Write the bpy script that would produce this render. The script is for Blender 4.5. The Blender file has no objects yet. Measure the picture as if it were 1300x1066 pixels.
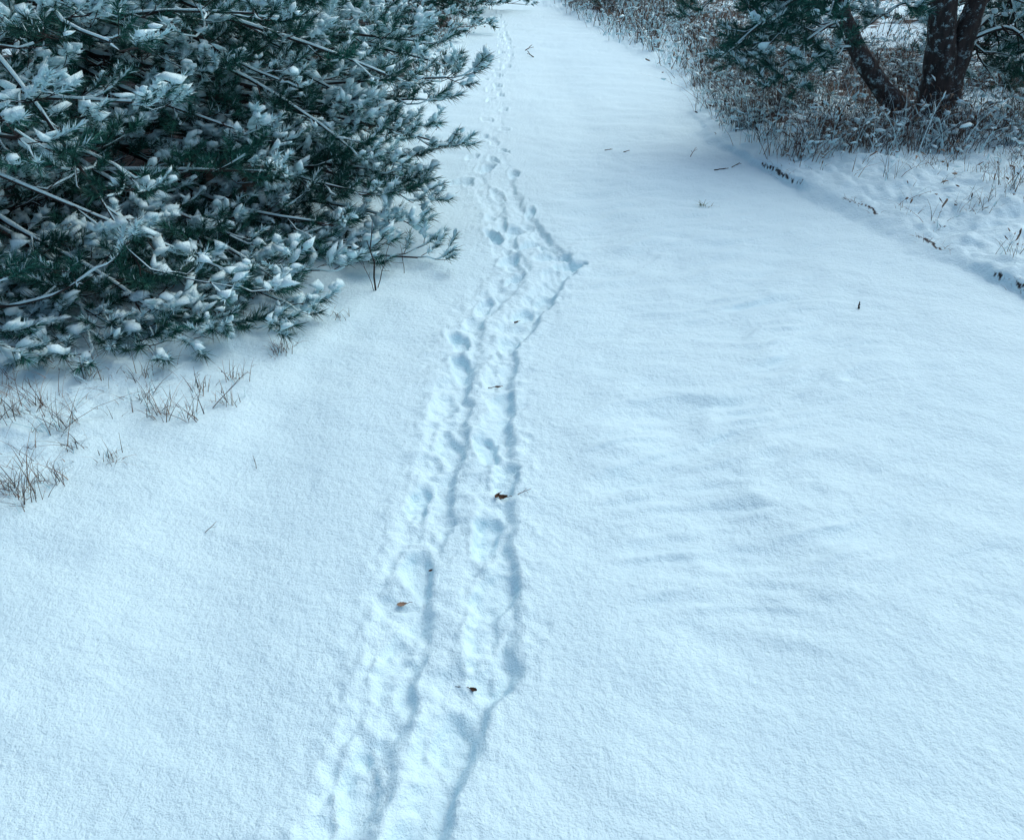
import bpy, bmesh, math, numpy as np
from mathutils import Vector, Matrix
rng = np.random.default_rng(11)
R = math.radians
scene = bpy.context.scene

# ------------------------------------------------------------------ noise
def _h(xi, yi, seed):
    h = (xi.astype(np.int64)*374761393 + yi.astype(np.int64)*668265263 + seed*974634777) & 0xffffffff
    h = ((h ^ (h >> 13))*1274126177) & 0xffffffff
    h = (h ^ (h >> 16)) & 0xffff
    return h/65535.0
def vn(x, y, seed=0):
    x = np.asarray(x, float); y = np.asarray(y, float)
    xi = np.floor(x); yi = np.floor(y); fx = x-xi; fy = y-yi
    fx = fx*fx*fx*(fx*(fx*6-15)+10); fy = fy*fy*fy*(fy*(fy*6-15)+10)
    a = _h(xi, yi, seed); b = _h(xi+1, yi, seed); c = _h(xi, yi+1, seed); d = _h(xi+1, yi+1, seed)
    return (a*(1-fx)+b*fx)*(1-fy)+(c*(1-fx)+d*fx)*fy*1.0
def fbm(x, y, seed=0, o=4):
    s = 0; a = .5; f = 1.0
    for i in range(o):
        s = s + a*(vn(x*f+i*17.3, y*f-i*9.1, seed+i)-.5)*2
        a *= .5; f *= 2.03
    return s
def sst(a, b, x):
    t = np.clip((x-a)/(b-a), 0, 1); return t*t*(3-2*t)

# ------------------------------------------------------------------ terrain
REy = np.array([-50, 1.0, 2.5, 3.3, 3.7, 4.45, 5.4, 6.3, 8.2, 10.5, 13.2, 16.6, 21, 30, 80, 600])
REx = np.array([4.0, 3.4, 2.98, 2.82, 2.68, 2.53, 2.22, 1.96, 1.80, 2.06, 1.78, 1.50, .55, .2, -2, -2])
LEy = np.array([-50, 1.0, 1.885, 2.3, 2.7, 3.27, 3.9, 5.6, 9.2, 14.3, 21, 30, 80, 600])
LEx = np.array([-1.9, -1.75, -1.62, -1.52, -1.42, -1.15, -.95, -.80, -.80, -.72, -.35, -1.6, -5, -5])
TLy = np.array([-2, .6, 1.148, 1.37, 1.685, 1.96, 2.295, 2.84, 3.35, 3.8, 4.17, 4.62, 5.4, 6.1, 6.67, 7.6, 9.2, 10.4, 12, 14.3, 18, 24])
TLx = np.array([-.6, -.42, -.355, -.325, -.315, -.29, -.267, -.245, -.215, -.123, .03, -.06, -.136, -.30, -.29, -.16, -.17, -.28, -.05, -.13, -.3, -.5])
TRy = np.array([-2, .6, 1.148, 1.31, 1.40, 1.47, 1.60, 1.885, 2.295, 2.84, 3.19, 3.6, 4.0, 4.3, 4.76, 5.4, 6.0, 6.9, 8.2, 9.4, 11, 14])
TRx = np.array([-.4, -.24, -.175, -.135, -.10, -.062, -.055, -.060, -.062, -.066, -.04, .06, .21, .31, .16, .0, -.06, -.136, -.05, -.15, -.1, -.1])
PT = np.array([-4.3, 5.6])   # near pine position

def prints(ty, tx, seed, y0, y1, step):
    r = np.random.default_rng(seed); out = []; y = y0; k = 0
    while y < y1:
        x = np.interp(y, ty, tx); x2 = np.interp(y+.1, ty, tx)
        a = math.atan2(x2-x, .1)
        s = .020 if k % 2 else -.020
        if y > 5: s *= 3.2
        out.append((x+s+r.uniform(-.02, .02), y, a*.7+r.uniform(-.35, .35), r.uniform(.075, .12), r.uniform(.036, .052), r.uniform(.012, .036)*(1 if y < 5.2 else .9)))
        y += step*r.uniform(.6, 1.45)*(1 if y < 5 else 1.5); k += 1
    return out
PR = prints(TLy, TLx, 1, .4, 19, .24)+prints(TRy, TRx, 2, .45, 7.5, .25)
PR += [(.33, 4.3, .9, .12, .05, .045), (.24, 4.42, 1.2, .12, .05, .04), (.10, 4.6, .6, .12, .05, .045), (-.02, 4.35, .4, .12, .05, .04),
       (.02, 4.85, .1, .12, .05, .045), (-.12, 4.75, -.3, .12, .05, .04), (-.38, 5.95, .8, .13, .05, .04), (-.2, 6.3, .3, .13, .05, .04)]

def terrain(x, y):
    x = np.asarray(x, float); y = np.asarray(y, float)
    z = .026*fbm(x*.7, y*.7, 5, 3) + .011*fbm(x*3.2, y*3.2, 9, 3)
    # wind ripples on the open right part of the road
    wr = .14*fbm(x*2, y*2, 25, 2)
    rip = fbm(x*2.1+y*1.4, (y-x*.34+wr)*8.5, 21, 3)
    cr_ = fbm(x*1.8+4, (y-x*.30+wr)*6.0, 27, 2)
    ridge = np.exp(-(cr_/.12)**2)                       # thin wavy crests
    zone = .55+.5*sst(.3, .6, vn(x*1.4, y*.9, 29))
    area = sst(.15, .40, x)*(1-.75*sst(1.1, 2.1, x))*sst(1.2, 2.0, y)*(1-sst(4.8, 10, y))
    z = z + zone*(.030*rip+.008*ridge)*area
    z = z + .010*fbm(x*2+y, (y+x*.3)*5, 28, 3)*sst(.1, .4, np.abs(x+.1))
    z = z - .014*np.exp(-((x-.62-.05*np.sin(y))/.22)**2)*(1-sst(10, 16, y)) - .02*np.exp(-((x+.9)/.25)**2)*(1-sst(4, 6, y))
    z = z + .012*sst(-.08, .12, (-.78-.42*(3.6-y)*.55)-x+.10*fbm(x*3, y*3, 30, 2))*(1-sst(3.8, 4.6, y))
    # ----- right bank
    re = np.interp(y, REy, REx) + .075*fbm(y*2.2, y*0+3, 31, 4)+.05*fbm(x*6, y*9, 32, 3)
    d = x-re
    k0 = sst(.3, .75, vn(y*1.5, y*0+3, 34))
    hgt = .055*(.6+.7*vn(y*2.3, y*0, 33))*(1-.8*sst(6.6, 8.5, y))
    z = z + hgt*sst(-.03-.14*k0, .022, d)
    z = z + sst(-.1, .8, d)*(.11+.05*fbm(x*1.6, y*1.6, 35, 3)+.03*np.abs(fbm(x*5, y*5, 36, 3))) + sst(1, 6, d)*.12
    z = z + sst(-.02, .12, d)*(.030*fbm(x*6, y*6, 38, 3)+.035*np.abs(fbm(x*11, y*11, 39, 2)))
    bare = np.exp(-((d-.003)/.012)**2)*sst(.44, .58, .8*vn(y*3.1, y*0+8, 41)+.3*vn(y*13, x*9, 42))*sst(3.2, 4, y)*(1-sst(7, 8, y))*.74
    lit = sst(.25, .6, d)*sst(-.05, .35, fbm(x*1.3, y*1.3, 51, 2)+.7*fbm(x*9, y*9, 52, 3)-.1+.4*sst(6.0, 8, y)*(1-sst(2.5, 4.5, d)))
    bare = np.maximum(bare, lit*.66*sst(6.2, 7.2, y))
    # ----- left verge
    le = np.interp(y, LEy, LEx)+.08*fbm(y*1.7, y*0+5, 61, 3)
    e = le-x
    z = z + sst(-.1, .5, e)*.045 + sst(-.05, .35, e)*(.04*fbm(x*3, y*3, 63, 3)+.055*np.abs(fbm(x*7, y*7, 64, 3))) + sst(1, 5, e)*.1
    for ty_ in (PT, (-3.9, 10.8), (-3.7, 15.8)):
        rt = np.hypot(x-ty_[0], y-ty_[1])
        bare = np.maximum(bare, (1-sst(2.1, 3.6, rt+.5*fbm(x*4, y*4, 66, 3)))*.72)
    bare = np.maximum(bare, .7*sst(.1, .4, e)*sst(.0, .4, fbm(x*3, y*3, 68, 3))*sst(7, 9, y))
    # ----- walked tracks
    near = (np.abs(x) < 1.1) & (y > .2) & (y < 24)
    if np.any(near):
        xn = x[near]; yn = y[near]; zn = np.zeros_like(xn)
        wx = xn+.034*fbm(xn*10, yn*10, 71, 4); wy = yn+.034*fbm(xn*11, yn*11, 75, 3)
        lump = np.zeros_like(xn)
        for (ty, tx, sd, dep, wd, yend) in ((TLy, TLx, 81, .022, .080, 19), (TRy, TRx, 83, .026, .074, 8.5)):
            c = np.interp(yn, ty, tx)+.012*fbm(yn*3, yn*0, sd+7, 2); sl = (np.interp(yn+.05, ty, tx)-np.interp(yn-.05, ty, tx))/.1
            dd = (wx-c)/np.sqrt(1+sl*sl)
            w = wd*(.75+.5*vn(yn*4, yn*0, sd)); de = dep*(.35+1.0*vn(yn*3.1, yn*0+2, sd+1))*(1-.75*sst(5, 6.2, yn))*(1-sst(yend-3, yend, yn))
            zn = np.minimum(zn, -de*(1-sst(w-.034, w+.018, np.abs(dd)))*(1+.6*dd/w))
            zn = zn + .011*np.exp(-((np.abs(dd)-w-.030)/.024)**2)*(vn(xn*16, yn*16, sd+2))*(1-sst(5, 7, yn))
            lump = np.maximum(lump, np.exp(-(dd/.15)**2)*(1-.6*sst(5, 6.5, yn))*(1-sst(yend-4, yend, yn)))
        for (px, py, a, L, W, de) in PR:
            m = (np.abs(yn-py) < .28) & (np.abs(xn-px) < .28)
            if not m.any(): continue
            ax, ay = math.sin(a), math.cos(a)
            u = ((wx[m]-px)*ax+(wy[m]-py)*ay)/L; v = ((wx[m]-px)*ay-(wy[m]-py)*ax)/(W*(1+.15*u))
            q = np.sqrt(u*u+v*v)
            base = zn[m]
            zn[m] = np.minimum(base, base*.5-de*(1-sst(.68, 1.12, q))*(1+.25*u)) + .007*np.exp(-((q-1.22)/.16)**2)
        zn = zn + lump*(.017*fbm(xn*15, yn*15, 91, 3)+.019*np.abs(fbm(xn*25, yn*25, 92, 2)))
        z[near] += zn
    z = z + .0024*fbm(x*24, y*24, 95, 2)
    return z, np.clip(bare, 0, 1)

# ------------------------------------------------------------------ materials
def newmat(name):
    m = bpy.data.materials.new(name); m.use_nodes = True
    nt = m.node_tree; b = nt.nodes['Principled BSDF']
    return m, nt, b
def N(nt, t, **kw):
    n = nt.nodes.new(t)
    for k, v in kw.items():
        if k in n.inputs: n.inputs[k].default_value = v
        else: setattr(n, k, v)
    return n
def snow_ground():
    m, nt, b = newmat('snow_ground'); L = nt.links
    tc = N(nt, 'ShaderNodeNewGeometry')
    n1 = N(nt, 'ShaderNodeTexNoise', Scale=170.0, Detail=3.0, Roughness=.7)
    n2 = N(nt, 'ShaderNodeTexNoise', Scale=45.0, Detail=3.0, Roughness=.6)
    n3 = N(nt, 'ShaderNodeTexNoise', Scale=1.3, Detail=3.0)
    for n in (n1, n2, n3): L.new(tc.outputs['Position'], n.inputs['Vector'])
    b1 = N(nt, 'ShaderNodeBump', Strength=.8, Distance=.005)
    b2 = N(nt, 'ShaderNodeBump', Strength=.6, Distance=.012)
    L.new(n1.outputs['Fac'], b1.inputs['Height']); L.new(n2.outputs['Fac'], b2.inputs['Height'])
    L.new(b1.outputs[0], b2.inputs['Normal']); L.new(b2.outputs[0], b.inputs['Normal'])
    cr = N(nt, 'ShaderNodeMix', data_type='RGBA')
    cr.inputs[6].default_value = (.60, .865, .955, 1); cr.inputs[7].default_value = (.65, .905, .975, 1)
    L.new(n3.outputs['Fac'], cr.inputs[0])
    at = N(nt, 'ShaderNodeAttribute', attribute_name='bare')
    nl = N(nt, 'ShaderNodeTexNoise', Scale=38.0, Detail=5.0, Roughness=.7); L.new(tc.outputs['Position'], nl.inputs['Vector'])
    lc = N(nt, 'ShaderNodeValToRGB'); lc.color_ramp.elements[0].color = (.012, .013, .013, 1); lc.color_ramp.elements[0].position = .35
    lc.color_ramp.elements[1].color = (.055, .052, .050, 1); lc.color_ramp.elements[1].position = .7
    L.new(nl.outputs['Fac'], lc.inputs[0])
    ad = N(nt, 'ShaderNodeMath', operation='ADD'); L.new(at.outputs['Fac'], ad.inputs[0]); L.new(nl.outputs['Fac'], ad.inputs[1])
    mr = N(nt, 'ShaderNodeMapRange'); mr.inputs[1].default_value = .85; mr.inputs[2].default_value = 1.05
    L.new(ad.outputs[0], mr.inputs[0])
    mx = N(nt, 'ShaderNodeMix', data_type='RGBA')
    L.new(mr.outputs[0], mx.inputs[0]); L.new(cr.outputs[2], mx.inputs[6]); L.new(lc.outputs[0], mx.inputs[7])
    L.new(mx.outputs[2], b.inputs['Base Color'])
    b.inputs['Roughness'].default_value = .7; b.inputs['Specular IOR Level'].default_value = .25
    return m
def snow_loose():
    m, nt, b = newmat('snow_on_branches'); L = nt.links
    tc = N(nt, 'ShaderNodeNewGeometry')
    n1 = N(nt, 'ShaderNodeTexNoise', Scale=150.0, Detail=3.0)
    L.new(tc.outputs['Position'], n1.inputs['Vector'])
    b1 = N(nt, 'ShaderNodeBump', Strength=.8, Distance=.008); L.new(n1.outputs['Fac'], b1.inputs['Height']); L.new(b1.outputs[0], b.inputs['Normal'])
    b.inputs['Base Color'].default_value = (.64, .89, .94, 1); b.inputs['Roughness'].default_value = .75
    b.inputs['Specular IOR Level'].default_value = .2
    return m
def island_mat(name, cols, rough=.6, bump=False):
    m, nt, b = newmat(name); L = nt.links
    g = N(nt, 'ShaderNodeNewGeometry')
    r = N(nt, 'ShaderNodeValToRGB'); els = r.color_ramp.elements
    while len(els) < len(cols): els.new(.5)
    for i, c in enumerate(cols):
        els[i].position = i/(len(cols)-1); els[i].color = (*c, 1)
    L.new(g.outputs['Random Per Island'], r.inputs[0])
    n = N(nt, 'ShaderNodeTexNoise', Scale=2.3, Detail=2.0); L.new(g.outputs['Position'], n.inputs['Vector'])
    mr = N(nt, 'ShaderNodeMapRange'); mr.inputs[1].default_value = .3; mr.inputs[2].default_value = .7; mr.inputs[3].default_value = .6; mr.inputs[4].default_value = 1.4
    L.new(n.outputs['Fac'], mr.inputs[0])
    mu = N(nt, 'ShaderNodeVectorMath', operation='SCALE'); L.new(r.outputs[0], mu.inputs[0]); L.new(mr.outputs[0], mu.inputs['Scale'])
    L.new(mu.outputs[0], b.inputs['Base Color']); b.inputs['Roughness'].default_value = rough
    b.inputs['Specular IOR Level'].default_value = .2
    return m
def bark_mat(name, c1, c2, sc):
    m, nt, b = newmat(name); L = nt.links
    g = N(nt, 'ShaderNodeNewGeometry')
    mp = N(nt, 'ShaderNodeMapping'); mp.inputs['Scale'].default_value = (1, 1, .3); L.new(g.outputs['Position'], mp.inputs['Vector'])
    v = N(nt, 'ShaderNodeTexVoronoi', Scale=sc); L.new(mp.outputs[0], v.inputs['Vector'])
    n = N(nt, 'ShaderNodeTexNoise', Scale=sc*1.7, Detail=5.0); L.new(mp.outputs[0], n.inputs['Vector'])
    ml = N(nt, 'ShaderNodeMath', operation='MULTIPLY'); L.new(v.outputs['Distance'], ml.inputs[0]); L.new(n.outputs['Fac'], ml.inputs[1])
    r = N(nt, 'ShaderNodeValToRGB'); r.color_ramp.elements[0].color = (*c1, 1); r.color_ramp.elements[1].color = (*c2, 1)
    r.color_ramp.elements[0].position = .08; r.color_ramp.elements[1].position = .45
    L.new(ml.outputs[0], r.inputs[0])
    n2 = N(nt, 'ShaderNodeTexNoise', Scale=14.0, Detail=7.0, Roughness=.85); L.new(g.outputs['Position'], n2.inputs['Vector'])
    mr = N(nt, 'ShaderNodeMapRange'); mr.inputs[1].default_value = .54; mr.inputs[2].default_value = .64; L.new(n2.outputs['Fac'], mr.inputs[0])
    mx = N(nt, 'ShaderNodeMix', data_type='RGBA'); L.new(mr.outputs[0], mx.inputs[0]); L.new(r.outputs[0], mx.inputs[6]); mx.inputs[7].default_value = (.42, .62, .68, 1)
    L.new(mx.outputs[2], b.inputs['Base Color'])
    bp = N(nt, 'ShaderNodeBump', Strength=.9, Distance=.02); L.new(ml.outputs[0], bp.inputs['Height']); L.new(bp.outputs[0], b.inputs['Normal'])
    b.inputs['Roughness'].default_value = .85
    return m
M_SG = snow_ground(); M_SL = snow_loose()
M_NEED = island_mat('pine_needles', [(.003, .030, .027), (.007, .065, .054), (.015, .115, .092), (.045, .18, .135)], .55)
M_TWIG = island_mat('pine_twig_bark', [(.014, .013, .013), (.032, .028, .028), (.055, .044, .042)], .8)
M_BARK = bark_mat('pine_bark', (.006, .006, .007), (.040, .029, .027), 26)
M_DRY = island_mat('dry_grass', [(.04, .028, .024), (.10, .066, .050), (.18, .125, .085), (.24, .19, .14), (.09, .068, .068)], .8)
M_DARK = island_mat('dark_weed_stems', [(.02, .018, .022), (.05, .037, .037), (.09, .058, .047)], .8)
M_GREEN = island_mat('green_grass', [(.02, .05, .02), (.05, .10, .03)], .6)
M_LEAF = island_mat('dead_leaf', [(.05, .03, .018), (.12, .07, .04)], .7)

# ------------------------------------------------------------------ mesh building
class MB:
    def __init__(s): s.V = []; s.F = []; s.M = []; s.S = []; s.n = 0
    def add(s, V, F, m, smooth=True):
        V = np.asarray(V, np.float32).reshape(-1, 3); F = np.asarray(F, np.int64).reshape(-1, 3)
        s.V.append(V); s.F.append(F+s.n); s.n += len(V)
        if np.isscalar(m): m = np.full(len(F), m)
        s.M.append(np.asarray(m)); s.S.append(np.full(len(F), smooth))
    def build(s, name, mats, parent=None):
        V = np.concatenate(s.V); F = np.concatenate(s.F).astype(np.int32); M = np.concatenate(s.M).astype(np.int32); S = np.concatenate(s.S)
        me = bpy.data.meshes.new(name)
        me.vertices.add(len(V)); me.vertices.foreach_set('co', V.ravel())
        me.loops.add(len(F)*3); me.loops.foreach_set('vertex_index', F.ravel())
        me.polygons.add(len(F)); me.polygons.foreach_set('loop_start', np.arange(0, len(F)*3, 3, dtype=np.int32))
        for m in mats: me.materials.append(m)
        me.polygons.foreach_set('material_index', M); me.polygons.foreach_set('use_smooth', S)
        me.update(calc_edges=True)
        ob = bpy.data.objects.new(name, me); scene.collection.objects.link(ob)
        if parent: ob.parent = parent
        print(name, len(F)); return ob
def empty(name, loc=(0, 0, 0)):
    e = bpy.data.objects.new(name, None); e.empty_display_size = .2; scene.collection.objects.link(e); return e
def tube(mb, P, r, k, m, smooth=True):
    P = np.asarray(P, float); n = len(P); r = np.broadcast_to(r, (n,))
    T = np.gradient(P, axis=0); T /= np.linalg.norm(T, axis=1)[:, None]+1e-9
    ref = np.array([0, 0, 1.]) if abs(T[:, 2]).mean() < .8 else np.array([1., 0, 0])
    A = np.cross(T, ref); A /= np.linalg.norm(A, axis=1)[:, None]+1e-9; B = np.cross(A, T)
    th = np.arange(k)*2*np.pi/k
    V = P[:, None]+r[:, None, None]*(A[:, None]*np.cos(th)[None, :, None]+B[:, None]*np.sin(th)[None, :, None])
    i = np.arange(n-1)[:, None]*k; j = np.arange(k)[None]; j2 = (j+1) % k
    a = (i+j).ravel(); b = (i+j2).ravel(); c = (i+k+j2).ravel(); d = (i+k+j).ravel()
    mb.add(V.reshape(-1, 3), np.concatenate([np.stack([a, b, c], 1), np.stack([a, c, d], 1)]), m, smooth)
def snow_strip(mb, P, r, m, seed, w=1.0, gate=.42):
    P = np.asarray(P, float)
    if len(P) < 2: return
    T = np.gradient(P, axis=0); T /= np.linalg.norm(T, axis=1)[:, None]+1e-9
    hz = np.sqrt(np.clip(1-T[:, 2]**2, 0, 1))
    nz = vn(np.arange(len(P))*.8, np.zeros(len(P))+seed*.37, seed)
    rr = np.maximum(np.asarray(r)*.95, .0055)*w*sst(gate-.12, gate+.15, nz)*sst(.2, .6, hz)
    if rr.max() < .002: return
    Q = P.copy(); Q[:, 2] += np.asarray(r)*.62+rr*.35
    tube(mb, Q, np.maximum(rr, .0003), 5, m)
def ico(sub):
    bm = bmesh.new(); bmesh.ops.create_icosphere(bm, subdivisions=sub, radius=1)
    bm.verts.ensure_lookup_table()
    V = np.array([v.co[:] for v in bm.verts]); F = np.array([[v.index for v in f.verts] for f in bm.faces]); bm.free(); return V, F
IV1, IF1 = ico(1)
def lumpy(V, seed, amp):
    r = np.random.default_rng(seed); o = V.copy()
    for _ in range(7):
        k = r.normal(size=3)*3.2; ph = r.uniform(0, 6.28)
        o = o*(1+amp*np.sin(V@k+ph))[:, None]
    return o
L1 = [lumpy(IV1, i, .20) for i in range(12)]
def basis(D):
    D = D/(np.linalg.norm(D, axis=1)[:, None]+1e-9)
    up = np.tile([0, 0, 1.], (len(D), 1)); up[np.abs(D[:, 2]) > .95] = [1, 0, 0]
    A = np.cross(up, D); A /= np.linalg.norm(A, axis=1)[:, None]; B = np.cross(D, A)
    return A, B, D
def blobs(mb, P, D, S, m, temps, F):
    P = np.asarray(P); D = np.asarray(D); S = np.asarray(S)
    if len(P) == 0: return
    A, B, C = basis(D); pick = rng.integers(0, len(temps), len(P))
    for t in range(len(temps)):
        q = pick == t; n = q.sum()
        if n == 0: continue
        T = temps[t]
        W = P[q][:, None]+T[None, :, 0:1]*S[q][:, None, 0:1]*C[q][:, None]+T[None, :, 1:2]*S[q][:, None, 1:2]*A[q][:, None]+T[None, :, 2:3]*S[q][:, None, 2:3]*B[q][:, None]
        FF = F[None]+np.arange(n)[:, None, None]*len(T)
        mb.add(W.reshape(-1, 3), FF.reshape(-1, 3), m, True)
def tuft_templates(nn, wid, k=6):
    out = []
    for i in range(k):
        r = np.random.default_rng(100+i)
        u = r.uniform(0, 1, nn)**.8; az = r.uniform(0, 2*np.pi, nn)
        th = np.radians(r.uniform(22, 75, nn)*(1-.5*u**3)); ln = r.uniform(.040, .074, nn)
        d = np.stack([np.sin(th)*np.cos(az), np.sin(th)*np.sin(az), np.cos(th)], 1)
        b = np.stack([0*u, 0*u, u*.085], 1)
        s = np.cross(d, r.normal(size=(nn, 3))); s /= np.linalg.norm(s, axis=1)[:, None]
        V = np.stack([b+s*wid/2, b-s*wid/2, b+d*ln[:, None]], 1)
        out.append(V)
    return out
T_NEAR = tuft_templates(84, .0036); T_FAR = tuft_templates(30, .010)
def add_tufts(mb, P, D, S, temps, ex, mg=0, ms=1):
    P = np.asarray(P); D = np.asarray(D); S = np.asarray(S); n_all = len(P)
    A, B, C = basis(D); ro = rng.uniform(0, 2*np.pi, n_all)
    A2 = A*np.cos(ro)[:, None]+B*np.sin(ro)[:, None]; B2 = -A*np.sin(ro)[:, None]+B*np.cos(ro)[:, None]
    pick = rng.integers(0, len(temps), n_all)
    for t in range(len(temps)):
        q = np.where(pick == t)[0]; n = len(q)
        if n == 0: continue
        T = temps[t].reshape(-1, 3)
        W = P[q][:, None]+S[q][:, None, None]*(T[None, :, 0:1]*A2[q][:, None]+T[None, :, 1:2]*B2[q][:, None]+T[None, :, 2:3]*C[q][:, None])
        W = W.reshape(n, -1, 3, 3)
        mid = (W[:, :, 0]+W[:, :, 1])/2; nd = W[:, :, 2]-mid; nd /= np.linalg.norm(nd, axis=2)[:, :, None]
        thr = 1.27-1.2*ex[q]
        sn = (nd[:, :, 2]+rng.normal(0, .18, nd.shape[:2])) > thr[:, None]
        f = np.where(sn, 2.3, 1.0)[:, :, None]
        W[:, :, 0] = mid+(W[:, :, 0]-mid)*f; W[:, :, 1] = mid+(W[:, :, 1]-mid)*f
        W[:, :, 2] = np.where(sn[:, :, None], mid+(W[:, :, 2]-mid)*.72, W[:, :, 2])
        W[:, :, 2, 2] -= np.where(sn, .008, 0)
        nf = n*W.shape[1]
        mb.add(W.reshape(-1, 3), np.arange(nf*3).reshape(-1, 3), np.where(sn, ms, mg).ravel(), False)
def crom(P, m):
    P = np.array(P, float); Q = []
    for tt in np.linspace(0, len(P)-1, m):
        i = min(int(tt), len(P)-2); f = tt-i
        p0 = P[max(i-1, 0)]; p1 = P[i]; p2 = P[i+1]; p3 = P[min(i+2, len(P)-1)]
        Q.append(.5*((2*p1)+(-p0+p2)*f+(2*p0-5*p1+4*p2-p3)*f*f+(-p0+3*p1-3*p2+p3)*f**3))
    return np.array(Q)

def pine(name, base, branches, trunk_h, trunk_r, near=True, subsp=.15, snow=.5, foliage0=.3, trunk=None, extra=None, seed=0, tuft_s=1.0, sub0=.18):
    global rng
    rng = np.random.default_rng(500+seed)
    e = empty(name); wood = MB(); fol = MB(); snw = MB()
    bx, by = base; gz = float(H(bx, by)[0])
    if trunk is None:
        n = 16; u = np.linspace(0, 1, n)
        P = np.stack([bx+.06*np.sin(u*5+seed), by+.06*np.cos(u*4+seed)-.06, gz-.1+u*trunk_h], 1)
        tube(wood, P, trunk_r*(1-.93*u)*(1+.5*np.exp(-u*22)), 14, 1)
    TP = []; TD = []; TS = []; TE = []
    def twig(P0, D0, ln, r0, tuft=True, sc=1.0, ex=.5):
        n = 4; u = np.linspace(0, 1, n)[:, None]
        P = P0+D0*ln*u; P[:, 2] += .15*ln*u[:, 0]**2
        tube(wood, P, r0*(1-.5*u[:, 0]), 3, 0)
        if tuft:
            TP.append(P[-2]); TD.append(P[-1]-P[-2]+np.array([0, 0, .012])); TS.append(sc); TE.append(ex)
            if ln > .13: TP.append(P[1]); TD.append(P[2]-P[1]); TS.append(sc*.85); TE.append(ex)
    def sub(P0, D0, ln, r0, ufol, load):
        n = max(4, int(ln/.08)); u = np.linspace(0, 1, n)
        side = np.cross(D0, [0, 0, 1.]); side /= np.linalg.norm(side)+1e-9
        P = P0+D0[None]*ln*u[:, None]
        P += side[None]*(.14*ln*np.sin(u*4+rng.uniform(0, 6))*u)[:, None]
        P[:, 2] += -.26*ln*u+.34*ln*u**2.5+rng.normal(0, .008, n)
        g = H(P[:, 0], P[:, 1]); P[:, 2] = np.maximum(P[:, 2], g+.015+.02*u)
        rr = r0*(1-.7*u); tube(wood, P, rr, 4, 0)
        if near: snow_strip(snw, P, rr, 0, int(rng.integers(1e4)), 1.05, .40)
        s = rng.uniform(0, .08); k = 0; sp = .058 if near else .13
        while s < ln:
            uu = s/ln; i = min(int(uu*(n-1)), n-2); f = uu*(n-1)-i
            Q = P[i]*(1-f)+P[i+1]*f; T = P[i+1]-P[i]; T /= np.linalg.norm(T)+1e-9
            sg = 1 if k % 2 else -1; a = rng.uniform(.35, 1.0)
            D = T*math.cos(a)+side*sg*math.sin(a)+np.array([0, 0, rng.uniform(-.2, .45)]); D /= np.linalg.norm(D)
            has = rng.random() < (.05+.95*float(sst(ufol-.12, ufol+.12, np.array(uu))))
            twig(Q, D, rng.uniform(.05, .19)*(1.1-.4*uu), .003, tuft=has, sc=tuft_s*rng.uniform(.8, 1.15), ex=np.clip(load+rng.normal(0, .13), 0, 1))
            s += sp*rng.uniform(.7, 1.4); k += 1
        D = P[-1]-P[-2]; D /= np.linalg.norm(D)
        if rng.random() < 1.2-ufol: TP.append(P[-1]); TD.append(D+np.array([0, 0, .25])); TS.append(tuft_s*1.15); TE.append(load)
    def main(P, r0, ufol, subln=1.0):
        n = len(P); u = np.linspace(0, 1, n)
        rr = r0*(1-.82*u); tube(wood, P, rr, 7, 0)
        if near or r0 > .03: snow_strip(snw, P, rr, 0, int(rng.integers(1e4)), 1.15, .25)
        seg = np.linalg.norm(np.diff(P, axis=0), axis=1); Ls = np.concatenate([[0], np.cumsum(seg)]); LT = Ls[-1]
        s = sub0*LT; k = int(rng.integers(2)); bl = rng.uniform(-.12, .12)
        while s < LT:
            Q = np.array([np.interp(s, Ls, P[:, j]) for j in range(3)]); i = min(np.searchsorted(Ls, s), n-1)
            T = P[i]-P[i-1]; T /= np.linalg.norm(T)+1e-9; uu = s/LT
            side = np.cross(T, [0, 0, 1.]); side /= np.linalg.norm(side)+1e-9
            a = rng.uniform(.5, 1.1)*(1.1-.35*uu); sg = 1 if k % 2 else -1
            D = T*math.cos(a)+side*sg*math.sin(a)+np.array([0, 0, rng.uniform(-.35, .35)]); D /= np.linalg.norm(D)
            ln = (.18+.75*(1-uu)**.8)*rng.uniform(.55, 1.15)*subln
            if uu < ufol:
                uf = 1.3 if rng.random() < .75 else .7; ln *= .8
            else: uf = .5*(1-uu)
            load = snow+bl+rng.choice([-.45, -.08, .32], p=[.40, .26, .34])
            sub(Q, D, ln, .004+.006*(1-uu), uf, load)
            s += subsp*rng.uniform(.7, 1.3)*(1.2 if uu < ufol else 1); k += 1
        D = P[-1]-P[-2]; sub(P[-1], D/np.linalg.norm(D), .16, .004, 0, snow+.1)
    for bb_ in branches:
        (az, L, h0, tz) = bb_[:4]
        a = R(az); n = 20; u = np.linspace(0, 1, n)
        d = np.array([math.cos(a), math.sin(a)]); pd = np.array([-d[1], d[0]])
        ph = rng.uniform(0, 6)
        w = .17*L*np.sin(u*rng.uniform(4, 8)+ph)*u*(1-u)*2+np.cumsum(rng.normal(0, .02, n))*(1-u)
        x = bx+d[0]*L*u+pd[0]*w; y = by+d[1]*L*u+pd[1]*w
        z = h0+(tz-h0)*(u**rng.uniform(.8, 2.2))-.12*L*np.sin(np.pi*u)*rng.uniform(-.8, 1.0)+np.cumsum(rng.normal(0, .02, n))*(1-u)+.05*L*np.sin(u*9+ph)*u*(1-u)
        z = z+gz*(1-u); g = H(x, y); z = np.maximum(z, g+.03)
        f0 = bb_[4] if len(bb_) > 4 else foliage0
        main(np.stack([x, y, z], 1), .012+.0048*L, f0*rng.uniform(.8, 1.15))
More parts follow.
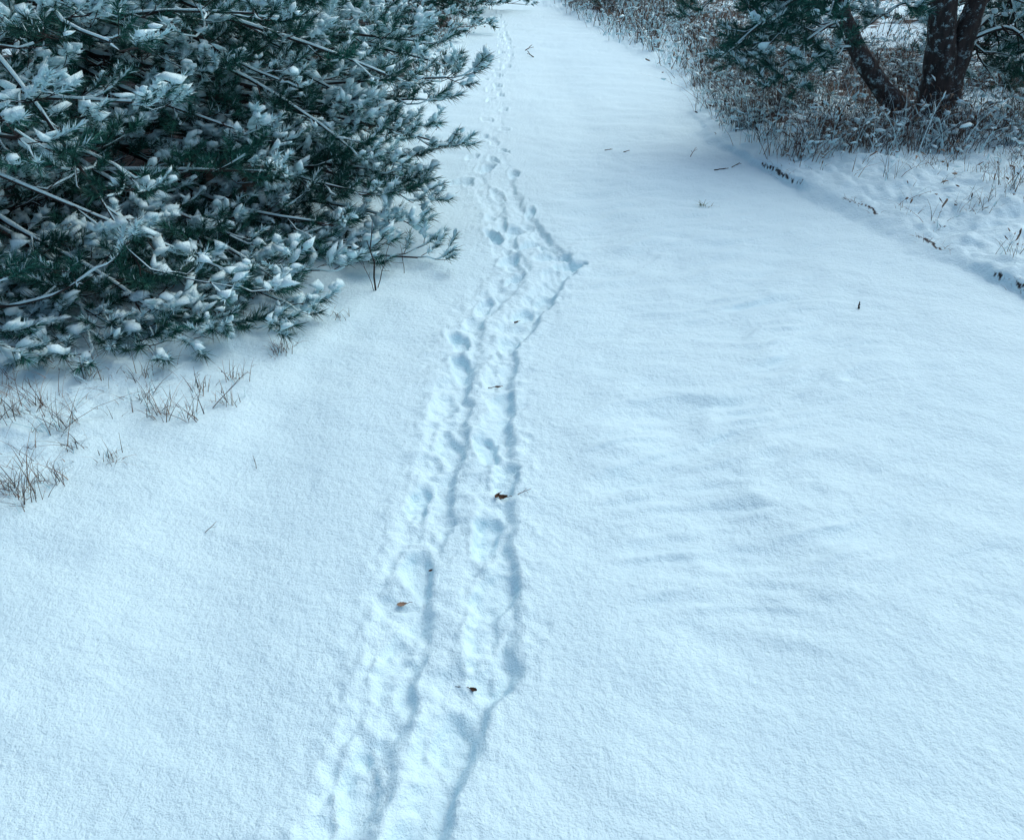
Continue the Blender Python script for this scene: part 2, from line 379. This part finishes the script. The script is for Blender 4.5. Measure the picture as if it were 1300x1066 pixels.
    if extra:
        for (P, r0, uf, sl) in extra: main(crom(P, 14), r0, uf, sl)
    if trunk:
        for (P, r0, r1) in trunk:
            Q = crom(P, 26); u = np.linspace(0, 1, 26)
            rr = (r0*(1-u)+r1*u)*(1+.35*np.exp(-u*14)+.05*np.sin(u*40+seed)); tube(wood, Q, rr, 16, 1)
            T = np.gradient(Q, axis=0); T /= np.linalg.norm(T, axis=1)[:, None]
            if abs(T[6, 2]) < .93:
                Q2 = crom(P, 60); u2 = np.linspace(0, 1, 60); r2 = np.interp(u2, u, rr)
                S2 = Q2.copy(); S2[:, 2] += r2*.66; S2[:, 0] -= r2*.25; S2[:, 1] -= r2*.15; tube(snw, S2, np.maximum(r2*.62*sst(.15, .4, vn(u2*30, u2*0, 7+seed)), .001), 8, 0)
    TPa = np.array(TP); TDa = np.array(TD); TSa = np.array(TS); TEa = np.clip(np.array(TE), 0, 1)
    TPa[:, 2] = np.maximum(TPa[:, 2], H(TPa[:, 0], TPa[:, 1])+.02)
    add_tufts(fol, TPa, TDa, TSa, T_NEAR if near else T_FAR, TEa)
    n = len(TPa); Dn = TDa/np.linalg.norm(TDa, axis=1)[:, None]
    sc = 1.0 if near else 1.6
    for rep in range(2 if near else 1):
        q = rng.random(n) < (TEa*1.35-.28); k = q.sum()
        pos = TPa[q]+Dn[q]*rng.uniform(-.01, .10, (k, 1))*TSa[q][:, None]+rng.normal(0, .012, (k, 3))+np.array([0, 0, .021])
        dh = Dn[q]*[1, 1, .6]+rng.normal(0, .35, (k, 3))
        S = np.stack([rng.uniform(.016, .042, k), rng.uniform(.011, .026, k), rng.uniform(.008, .017, k)], 1)*(.45+.95*TEa[q][:, None])*sc
        blobs(snw, pos, dh, S, 0, L1, IF1)
    wood.build('trunk_and_branches', [M_TWIG, M_BARK], e)
    fol.build('needles', [M_NEED, M_SL], e)
    snw.build('snow_load', [M_SL], e)
    print(name, 'tufts', n); return e

# ------------------------------------------------------------------ ground sheet
def axis(breaks):
    out = [breaks[0][0]]
    for (a, b, s) in breaks:
        k = max(1, int(round((b-a)/s))); out += list(np.linspace(a, b, k+1)[1:])
    return out
xs = axis([(-2.3, -.75, .015), (-.75, .75, .0085), (.75, 3.1, .0135)])
s = .02; x = xs[-1]; r_ = []
while x < 500: s *= 1.055; x += s; r_.append(x)
s = .02; x = xs[0]; l_ = []
while x > -500: s *= 1.055; x -= s; l_.append(x)
xs = np.array(l_[::-1]+xs+r_)
ys = [.8]; y = .8
while y < 700:
    s = .0080 if y < 2.5 else min(.0080*(y/2.5)**1.5, 30); y += s; ys.append(y)
s = .03; y = .8; bb = []
while y > -300: s *= 1.12; y -= s; bb.append(y)
ys = np.array(bb[::-1]+ys)
X, Y = np.meshgrid(xs, ys); nx = len(xs); ny = len(ys); print('grid', nx, ny)
Z, BA = terrain(X.ravel().copy(), Y.ravel().copy())
V = np.stack([X.ravel(), Y.ravel(), Z], 1)
i = (np.arange(ny-1)[:, None]*nx+np.arange(nx-1)[None]).ravel()
Q = np.stack([i, i+1, i+nx+1, i+nx], 1).astype(np.int32)
me = bpy.data.meshes.new('snow_ground'); me.vertices.add(len(V)); me.vertices.foreach_set('co', V.astype(np.float32).ravel())
me.loops.add(len(Q)*4); me.loops.foreach_set('vertex_index', Q.ravel()); me.polygons.add(len(Q))
me.polygons.foreach_set('loop_start', np.arange(0, len(Q)*4, 4, dtype=np.int32)); me.polygons.foreach_set('use_smooth', np.ones(len(Q), bool))
me.materials.append(M_SG); me.update(calc_edges=True)
at = me.attributes.new('bare', 'FLOAT', 'POINT'); at.data.foreach_set('value', BA.astype(np.float32))
go = bpy.data.objects.new('snowy_ground', me); scene.collection.objects.link(go)
ZG = Z.reshape(ny, nx)
def H(x, y):
    x = np.atleast_1d(np.asarray(x, float)); y = np.atleast_1d(np.asarray(y, float))
    ix = np.clip(np.searchsorted(xs, x)-1, 0, nx-2); iy = np.clip(np.searchsorted(ys, y)-1, 0, ny-2)
    fx = (x-xs[ix])/(xs[ix+1]-xs[ix]); fy = (y-ys[iy])/(ys[iy+1]-ys[iy])
    return (ZG[iy, ix]*(1-fx)+ZG[iy, ix+1]*fx)*(1-fy)+(ZG[iy+1, ix]*(1-fx)+ZG[iy+1, ix+1]*fx)*fy

# ------------------------------------------------------------------ pines
br = []
def tip(x, y, z, dh=.5, f=.5):
    dx, dy = x-PT[0], y-PT[1]; L = math.hypot(dx, dy); br.append((math.degrees(math.atan2(dy, dx)), L-.12, z+dh, z, f))
for t in [(-.29, 5.2, .86), (-.36, 5.0, .52), (-.5, 4.7, .29), (-.42, 4.2, .06), (-1.03, 3.55, .07), (-1.28, 3.3, .07), (-1.55, 3.05, .06), (-1.95, 2.98, .06), (-.55, 4.9, .66), (-.5, 5.4, 1.05), (-.72, 6.0, 1.0), (-.6, 4.75, .95), (-2.3, 2.95, .1), (-.75, 4.2, .12), (-.78, 4.35, .4), (-.4, 5.3, .95), (-.45, 5.1, .75), (-1.75, 3.0, .10), (-1.1, 3.6, .2), (-.9, 3.85, .12), (-.55, 4.5, .18), (-1.15, 3.3, .06), (-1.4, 3.15, .06),
          (-.7, 4.6, .45), (-.6, 4.85, .35), (-.8, 4.5, .6), (-.65, 5.0, .45), (-.55, 4.6, .3), (-.95, 4.1, .3), (-.75, 4.9, .75)]: tip(*t)
r0 = np.random.default_rng(3)
for lev, (tz, rad, nb, a0, a1, f) in enumerate([(.06, 3.45, 10, -85, 40, .66), (.3, 3.5, 7, -75, 40, .64), (.6, 3.5, 7, -50, 40, .62), (.95, 3.55, 8, -65, 40, .40), (1.3, 3.6, 10, -80, 40, .34)]):
    for k in range(nb):
        az = a0+(a1-a0)*(k+r0.uniform(.1, .9))/nb
        br.append((az, rad*r0.uniform(.86, 1.02), tz+r0.uniform(.25, .9), tz+r0.uniform(-.05, .12), f))
for k in range(14): br.append((r0.uniform(-180, 180), r0.uniform(2.6, 3.2), 2+k*.15, 1.8+k*.15, .4))
for k in range(12): br.append((r0.uniform(0, 360), 2.6-k*.13, 4.2+k*.22, 4.3+k*.24, .4))
extra = [([(-3.2, 4.3, 1.5), (-2.4, 3.7, 1.42), (-2.02, 3.45, 1.12), (-1.86, 3.42, .80), (-1.76, 3.4, .58), (-1.62, 3.3, .38), (-1.22, 3.3, .28)], .012, .75, .5),
         ([(-2.9, 3.3, .45), (-2.35, 3.15, .27), (-2.0, 3.15, .30), (-1.77, 3.2, .42)], .012, .9, .35),
         ([(-3.3, 4.1, .9), (-2.6, 3.6, .85), (-2.2, 3.5, .7), (-1.6, 3.6, .35), (-1.3, 3.6, .2)], .014, .6, .6)]
pine('pine_tree', PT, br, 8.0, .16, near=True, subsp=.16, snow=.56, foliage0=.5, extra=extra, seed=1)

def generic(seed, rad, n, zmax, sector=(-180, 180)):
    r = np.random.default_rng(seed); o = []
    for k in range(n):
        t = (k+.5)/n; z = zmax*t**1.5
        o.append((r.uniform(*sector), rad*(1-.75*t**1.3)*r.uniform(.8, 1.05), z+.55, z+.12))
    return o
pine('pine_tree', (-3.9, 10.8), generic(5, 3.2, 44, 5.5, (-110, 70)), 7, .15, near=False, subsp=.27, snow=.52, seed=2, tuft_s=1.35)
pine('pine_tree', (-3.4, 15.6), generic(6, 3.1, 44, 5.5, (-110, 70))+[(r0.uniform(-60, 10), r0.uniform(2.6, 3.1), .9, r0.uniform(.2, .8)) for k in range(9)], 7, .15, near=False, subsp=.29, snow=.52, seed=3, tuft_s=1.4)
pine('pine_tree', (-2.7, 19.5), generic(7, 2.9, 40, 5.5, (-120, 60))+[(r0.uniform(-65, 0), r0.uniform(2.4, 2.9), .8, r0.uniform(.15, .6)) for k in range(12)], 7, .15, near=False, subsp=.30, snow=.52, seed=4, tuft_s=1.4)
# right pine, forked trunk
tr = [([(3.68, 7.1, .0), (3.62, 7.1, .35), (3.56, 7.1, .75), (3.48, 7.1, 1.2), (3.42, 7.15, 2.5), (3.4, 7.2, 5.5)], .165, .05),
      ([(3.68, 7.12, .40), (3.72, 7.12, .75), (3.78, 7.15, 1.2), (3.95, 7.2, 2.4), (4.2, 7.2, 5.0)], .12, .04),
      ([(3.58, 7.0, .05), (3.32, 6.98, .28), (2.98, 6.98, .60), (2.76, 7.0, .88), (2.60, 7.0, 1.2), (2.45, 7.0, 2.0), (2.3, 7.0, 3.6)], .105, .03)]
ex = [([(2.62, 7.0, 1.15), (2.3, 6.9, 1.2), (2.0, 6.8, 1.05), (1.75, 6.75, .85)], .02, .1, .5),
      ([(2.7, 7.0, 1.0), (2.5, 6.8, 1.0), (2.25, 6.7, .85), (2.1, 6.6, .68)], .016, .1, .45),
      ([(2.6, 7.0, 1.3), (2.2, 7.1, 1.45), (1.8, 7.1, 1.3), (1.55, 7.1, 1.1)], .02, .1, .5),
      ([(2.6, 7.0, 1.3), (2.35, 7.0, 1.35), (2.1, 7.0, 1.2), (1.95, 7.0, 1.0)], .016, .1, .5),
      ([(2.7, 7.0, 1.05), (2.45, 7.1, 1.05), (2.2, 7.2, .9), (2.0, 7.2, .75)], .016, .1, .5),
      ([(2.65, 7.0, 1.1), (2.4, 6.85, 1.15), (2.15, 6.75, 1.0), (1.95, 6.7, .8)], .016, .1, .5),
      ([(2.78, 7.0, .9), (2.6, 7.3, .95), (2.35, 7.5, .8)], .014, .1, .45),
      ([(2.85, 7.0, .8), (2.6, 6.9, .8), (2.4, 6.8, .65)], .014, .1, .4),
      ([(2.55, 7.0, 1.4), (2.4, 6.6, 1.4), (2.3, 6.3, 1.2)], .016, .1, .4),
      ([(2.55, 7.0, 1.4), (2.7, 6.7, 1.45), (2.85, 6.5, 1.25)], .016, .1, .35),
      ([(3.6, 7.1, 1.35), (3.2, 7.2, 1.3), (2.95, 7.3, 1.1)], .018, .1, .4),
      ([(3.5, 7.1, 1.1), (3.3, 7.4, 1.1), (3.1, 7.6, .9)], .014, .1, .35),
      ([(3.78, 7.1, .9), (4.0, 7.3, 1.0), (4.2, 7.5, .85), (4.4, 7.6, .6)], .02, .1, .7),
      ([(3.78, 7.1, 1.1), (4.0, 7.2, 1.2), (4.2, 7.3, 1.0), (4.35, 7.3, .7)], .018, .1, .7),
      ([(3.75, 7.1, .7), (4.0, 7.4, .8), (4.2, 7.7, .65), (4.45, 7.8, .45)], .018, .1, .7),
      ([(3.85, 7.1, 1.3), (4.05, 7.0, 1.4), (4.2, 6.8, 1.1), (4.25, 6.7, .85)], .018, .1, .6),
      ([(3.85, 7.1, 1.3), (3.9, 6.8, 1.4), (4.0, 6.5, 1.15)], .016, .1, .5),
      ([(3.9, 7.2, 1.5), (4.2, 7.5, 1.5), (4.5, 7.7, 1.2), (4.7, 7.8, .9)], .02, .1, .7),
      ([(3.85, 7.2, 1.3), (4.1, 7.4, 1.35), (4.3, 7.5, 1.15)], .016, .1, .6),
      ([(3.78, 7.1, .85), (4.0, 7.0, .95), (4.2, 6.95, .8), (4.35, 6.9, .55)], .016, .1, .6)]
pine('pine_tree', (3.6, 7.1), [(r0.uniform(-60, 120), r0.uniform(1.0, 1.8), 2.4+.22*k, 2.6+.24*k) for k in range(12)], 6, .1, near=True, subsp=.095, snow=.30, foliage0=.15, trunk=tr, extra=ex, seed=5, tuft_s=1.35)
pine('pine_tree', (4.1, 23.5), generic(9, 1.5, 34, 2.2), 3, .07, near=False, subsp=.25, snow=.42, seed=6, tuft_s=1.5)
pine('pine_tree', (8.3, 14.0), generic(10, 2.2, 36, 4.5), 6, .12, near=False, subsp=.3, snow=.45, seed=7, tuft_s=1.5)
pine('pine_tree', (6.3, 9.6), generic(12, 1.7, 34, 3.5), 5, .1, near=False, subsp=.22, snow=.42, seed=8, tuft_s=1.3)
pine('pine_tree', (2.7, 18.2), generic(13, .8, 26, 1.2), 1.6, .03, near=False, subsp=.16, snow=.42, seed=9, tuft_s=1.3)

# ------------------------------------------------------------------ grasses
def blades(mb, bx, by, bz, hgt, lean, az, wid, mats, bend=None, segs=4):
    n = len(bx); u = np.linspace(0, 1, segs+1)
    if bend is None: bend = rng.uniform(.2, 1.3, n)
    hx = np.cos(az); hy = np.sin(az)
    off = (lean[:, None]*u+bend[:, None]*lean[:, None]*u**2.5)*hgt[:, None]
    zz = hgt[:, None]*(u-.35*np.minimum(lean*bend, 1.2)[:, None]*u**3)
    w = wid[:, None]*(1-.8*u)
    pa = rng.uniform(0, np.pi, n); wx = np.cos(pa); wy = np.sin(pa)
    C = np.stack([bx[:, None]+off*hx[:, None], by[:, None]+off*hy[:, None], bz[:, None]+zz-.01], 2)
    W = np.stack([w*wx[:, None], w*wy[:, None], 0*w], 2)/2
    V = np.stack([C-W, C+W], 2).reshape(n, -1, 3)
    f = []
    for i in range(segs):
        a = 2*i; f += [[a, a+1, a+3], [a, a+3, a+2]]
    f = np.array(f); F = f[None]+np.arange(n)[:, None, None]*V.shape[1]
    mb.add(V.reshape(-1, 3), F.reshape(-1, 3), np.repeat(mats, len(f)), False)
    return C
def clump_grass(name, cx, cy, per, rad, h, wid, pdark=.3, psnow=.25, lean=.5, heads=True, clumps=0):
    mb = MB(); n = len(cx)*per
    bx = np.repeat(cx, per)+rng.normal(0, rad, n); by = np.repeat(cy, per)+rng.normal(0, rad, n)
    bz = H(bx, by); hh = np.repeat(h, per)*rng.uniform(.45, 1.1, n)
    az = rng.uniform(0, 2*np.pi, n); ln = np.abs(rng.normal(0, lean, n))+.05
    rr = rng.random(n); mats = np.where(rr < psnow, 2, np.where(rr < psnow+pdark, 1, 0))
    wd = wid*rng.uniform(.6, 1.4, n)
    C = blades(mb, bx, by, bz, hh, ln, az, wd*np.where(mats == 2, 1.5, 1), mats)
    k = rng.integers(0, n, int(n*.9)); j = rng.integers(2, 4, len(k)); P = C[k, j]
    m2 = mats[k]
    blades(mb, P[:, 0], P[:, 1], P[:, 2], hh[k]*rng.uniform(.15, .35, len(k)), rng.uniform(.3, 1.2, len(k)), rng.uniform(0, 6.28, len(k)), wd[k]*.8, m2, segs=2)
    if heads:
        q = rng.random(n) < .28; T = C[q, -1]; D = C[q, -1]-C[q, -2]; kk = q.sum()
        sn = rng.random(kk) < .4
        for mm, sel in ((0, ~sn), (2, sn)):
            blobs(mb, T[sel], D[sel]+1e-4, np.stack([rng.uniform(.010, .025, sel.sum()), rng.uniform(.003, .006, sel.sum()), rng.uniform(.003, .006, sel.sum())], 1)*(wid/.003)**.5, mm, L1, IF1)
    if clumps:
        k = rng.integers(0, n, int(n*clumps)); j = rng.integers(1, 4, len(k)); P = C[k, j]+rng.normal(0, .015, (len(k), 3)); m = len(k)
        dd = rng.normal(size=(m, 3)); dd[:, 2] *= .3
        blobs(mb, P, dd, np.stack([rng.uniform(.015, .05, m), rng.uniform(.008, .02, m), rng.uniform(.006, .014, m)], 1)*(wid/.004)**.5, 2, L1, IF1)
    return mb.build(name, [M_DRY, M_DARK, M_SL])
rng = np.random.default_rng(77)
def scat(n, x0, x1, y0, y1, f):
    x = rng.uniform(x0, x1, n*6); y = rng.uniform(y0, y1, n*6); p = f(x, y); k = rng.random(n*6) < p
    return x[k][:n], y[k][:n]
dR = lambda x, y: x-np.interp(y, REy, REx)
dL = lambda x, y: np.interp(y, LEy, LEx)-x
cx, cy = scat(450, 1.8, 5.5, 6.1, 11, lambda x, y: sst(.05, .3, dR(x, y))*(.15+.85*sst(.36, .58, vn(x*1.6, y*1.6, 7)))*(1-.8*sst(1.6, 3.4, dR(x, y))))
clump_grass('dry_weeds', cx, cy, 14, .07, rng.uniform(.2, .5, len(cx)), .0050, .5, .16, .42, clumps=.20)
cx = np.array([2.0, 2.12, 2.2, 2.05, 2.3, 2.45, 2.6, 2.9]); cy = np.array([7.6, 8.0, 7.4, 8.5, 7.1, 7.6, 6.9, 6.6])
clump_grass('bare_shrubs', cx, cy, 26, .05, rng.uniform(.38, .6, len(cx)), .0055, .85, .12, .55, heads=False, clumps=.3)
cx, cy = scat(520, 2.3, 8, 4.9, 10, lambda x, y: sst(.30, .8, dR(x, y))*sst(.38, .64, vn(x*2, y*2, 17)))
clump_grass('dry_grass', cx, cy, 12, .05, rng.uniform(.08, .28, len(cx)), .0040, .3, .13, .6, clumps=.12)
cx, cy = scat(230, 2.1, 4.2, 3.4, 6.8, lambda x, y: sst(.02, .30, dR(x, y))*.8)
clump_grass('verge_grass', cx, cy, 6, .03, rng.uniform(.05, .19, len(cx)), .0034, .2, .08, .6)
cx, cy = scat(460, 1.2, 7, 10.5, 24, lambda x, y: sst(.0, .3, dR(x, y))*(1-.85*sst(1.0, 2.6, dR(x, y))))
clump_grass('dry_grass_bank', cx, cy, 12, .10, rng.uniform(.22, .55, len(cx)), .010, .25, .20, .42, clumps=.22)
cx, cy = scat(600, 3, 22, 9, 30, lambda x, y: sst(1, 2, dR(x, y))*sst(.48, .66, vn(x*.9, y*.9, 19)))
clump_grass('field_grass', cx, cy, 8, .12, rng.uniform(.15, .42, len(cx)), .010, .3, .35, .5, clumps=.25)
cx, cy = scat(170, -2.4, -.4, 6.0, 22, lambda x, y: sst(.0, .25, dL(x, y)))
clump_grass('dry_grass_strip', cx, cy, 12, .08, rng.uniform(.12, .34, len(cx)), .008, .2, .35, .4, clumps=.2)
pts = [(-1.69, 2.55, .20), (-1.72, 2.5, .19), (-1.90, 2.58, .2), (-1.98, 2.5, .2), (-1.93, 2.5, .2), (-1.85, 2.65, .17), (-2.05, 2.6, .2), (-1.61, 2.08, .17), (-1.68, 2.15, .18), (-1.74, 2.06, .17), (-1.64, 2.12, .16), (-1.58, 2.2, .14), (-1.03, 3.22, .11), (-1.06, 3.2, .09), (-1.41, 2.67, .13), (-1.36, 2.63, .12), (-1.25, 2.62, .14), (-1.5, 2.75, .10), (-1.18, 2.95, .10), (-.86, 3.6, .07), (-1.55, 2.9, .12), (-1.95, 2.35, .18), (-1.75, 2.85, .12), (-1.85, 2.2, .12), (-1.45, 2.35, .09), (-1.3, 2.85, .09), (-1.15, 2.75, .09), (-1.6, 2.4, .10)]
a = np.array(pts)
clump_grass('grass_tuft', a[:, 0], a[:, 1], 20, .024, a[:, 2], .0032, .45, .08, .42, heads=False)
cx, cy = scat(120, -2.3, -.95, 1.8, 3.7, lambda x, y: sst(.0, .2, dL(x, y)))
clump_grass('grass_blades', cx, cy, 3, .015, rng.uniform(.04, .14, len(cx)), .0028, .4, .1, .8, heads=False)
# roots hanging in the undercut of the bank
mb = MB(); yy = rng.uniform(3.6, 7.0, 320); yy = yy[vn(yy*3.1, yy*0+8, 41) > .52]
xx = np.interp(yy, REy, REx)+.075*fbm(yy*2.2, yy*0+3, 31, 4)+rng.normal(0, .02, len(yy)); n = len(yy)
blades(mb, xx, yy, H(xx, yy)+.006, rng.uniform(.01, .05, n), rng.uniform(.5, 1.8, n), rng.uniform(0, 6.28, n), rng.uniform(.002, .004, n), rng.integers(0, 2, n))
mb.build('bank_edge_roots', [M_DRY, M_DARK, M_SL])

# ------------------------------------------------------------------ small things
def leaf(name, x, y, size, az, curl, stem=True, mat=M_LEAF):
    mb = MB(); n = 9; m = 5; u = np.linspace(0, 1, n); v = np.linspace(-1, 1, m)
    wv = np.sin(np.pi*u**.8)**.8*.28*(1+.15*np.sin(u*22)); P = []
    for i in range(n):
        for j in range(m):
            P.append(((u[i]-.5)*size, v[j]*wv[i]*size, curl*size*(v[j]**2*.25+(u[i]-.5)**2*.5)+.002+.01*size*math.sin(i*3+j*2)))
    P = np.array(P); c, s = math.cos(az), math.sin(az); W = P.copy(); W[:, 0] = P[:, 0]*c-P[:, 1]*s+x; W[:, 1] = P[:, 0]*s+P[:, 1]*c+y; W[:, 2] = P[:, 2]+float(H(x, y)[0])+.003
    F = []
    for i in range(n-1):
        for j in range(m-1):
            a = i*m+j; F += [[a, a+1, a+m+1], [a, a+m+1, a+m]]
    mb.add(W, F, 0, True)
    if stem:
        e = W[(n-1)*m+m//2]; d = np.array([c, s, .1])*size*.5
        tube(mb, np.array([e, e+d*.5+[0, 0, .004], e+d]), .0011, 4, 0)
    return mb.build(name, [mat])
leaf('dead_leaf', -.035, 2.16, .040, .1, .9); leaf('dead_leaf', -.05, 2.15, .026, 1.0, 1.0)
leaf('dead_leaf', -.318, 1.67, .030, .2, .4, mat=M_DRY); leaf('dead_leaf', -.10, 1.385, .020, 2.8, 1.0)
leaf('dead_leaf', .02, 3.54, .026, .6, 1.0); leaf('dead_leaf', -.06, 2.9, .022, .1, 1.0); leaf('dead_leaf', -.247, 1.81, .014, .5, 1.0)
def twigs(name, lst, mat=M_TWIG):
    mb = MB()
    for (x, y, l, az, el, r) in lst:
        u = np.linspace(0, 1, 6); P = np.stack([x+l*math.cos(el)*math.cos(az)*u, y+l*math.cos(el)*math.sin(az)*u, l*math.sin(el)*u], 1)
        P[:, :2] += rng.normal(0, .02*l, (6, 2)); P[:, 2] += float(H(x, y)[0])+.003
        tube(mb, P, r*(1-.6*u), 5, 0)
        for k in range(2):
            i = 2+k; d = rng.normal(size=3)*.5; d[2] = abs(d[2])*.4; d[:2] += [math.cos(az), math.sin(az)]
            tube(mb, np.array([P[i], P[i]+d*l*.18, P[i]+d*l*.3]), r*.4, 4, 0)
    return mb.build(name, [mat])
twigs('fallen_twigs', [(.8, 6.95, .07, .1, .1, .004), (.95, 6.85, .06, .5, .15, .004), (1.50, 6.75, .12, 1.0, .5, .003), (1.6, 6.3, .12, .1, .1, .005), (1.75, 6.35, .08, .4, .4, .004), (.02, 2.15, .05, .3, .3, .0015), (-.1, 1.385, .05, 2.9, .1, .0015), (-.1, 2.9, .06, .1, .1, .002), (1.75, 3.67, .036, 1.2, 1.3, .006), (2.23, 2.9, .025, 1, 1.2, .002), (-1.2, 2.7, .2, .8, .5, .002), (-.93, 2.35, .05, 2, .8, .0013), (-1.0, 2.0, .05, .5, .6, .0013), (.3, 12.2, .2, 2, .3, .008), (.2, 12.8, .2, 1, .3, .008)])
twigs('sapling', [(-.727, 3.93, .37, 1.2, 1.48, .0055), (-.72, 3.95, .25, .6, 1.2, .0025), (-.74, 3.92, .2, 2.6, 1.2, .002), (-.6, 4.15, .16, 2, 1.3, .002)])
mb = MB(); n = 22
blades(mb, 1.32+rng.normal(0, .02, n), 5.35+rng.normal(0, .02, n), np.full(n, float(H(1.32, 5.35)[0])), rng.uniform(.02, .06, n), rng.uniform(.4, 1.6, n), rng.uniform(0, 6.28, n), np.full(n, .005), np.zeros(n, int))
mb.build('green_grass_tuft', [M_GREEN])

# ------------------------------------------------------------------ light, world, camera
el, azr = R(50), R(52)
S = Vector((math.sin(azr)*math.cos(el), math.cos(azr)*math.cos(el), math.sin(el)))
w = bpy.data.worlds.new('World'); scene.world = w; w.use_nodes = True
nt = w.node_tree; sk = nt.nodes.new('ShaderNodeTexSky'); sk.sky_type = 'NISHITA'; sk.sun_disc = False
sk.sun_elevation = el; sk.sun_rotation = azr; sk.dust_density = 3.0; sk.air_density = 1.0; sk.ozone_density = 1.0
nt.links.new(sk.outputs[0], nt.nodes['Background'].inputs[0]); nt.nodes['Background'].inputs[1].default_value = .15
ld = bpy.data.lights.new('sun', 'SUN'); ld.energy = 1.5; ld.angle = R(66); ld.color = (1, .99, .97)
lo = bpy.data.objects.new('sun', ld); scene.collection.objects.link(lo); lo.rotation_euler = S.to_track_quat('Z', 'Y').to_euler()
cd = bpy.data.cameras.new('camera'); cam = bpy.data.objects.new('camera', cd); scene.collection.objects.link(cam)
cam.location = (0, 0, 1.7); cam.rotation_euler = (R(90-30.2), 0, 0); cd.lens = 28; cd.sensor_width = 36; cd.shift_y = -.0346; cd.clip_end = 2000; cd.clip_start = .05
scene.camera = cam
scene.view_settings.view_transform = 'Standard'; scene.view_settings.look = 'None'; scene.view_settings.exposure = 0
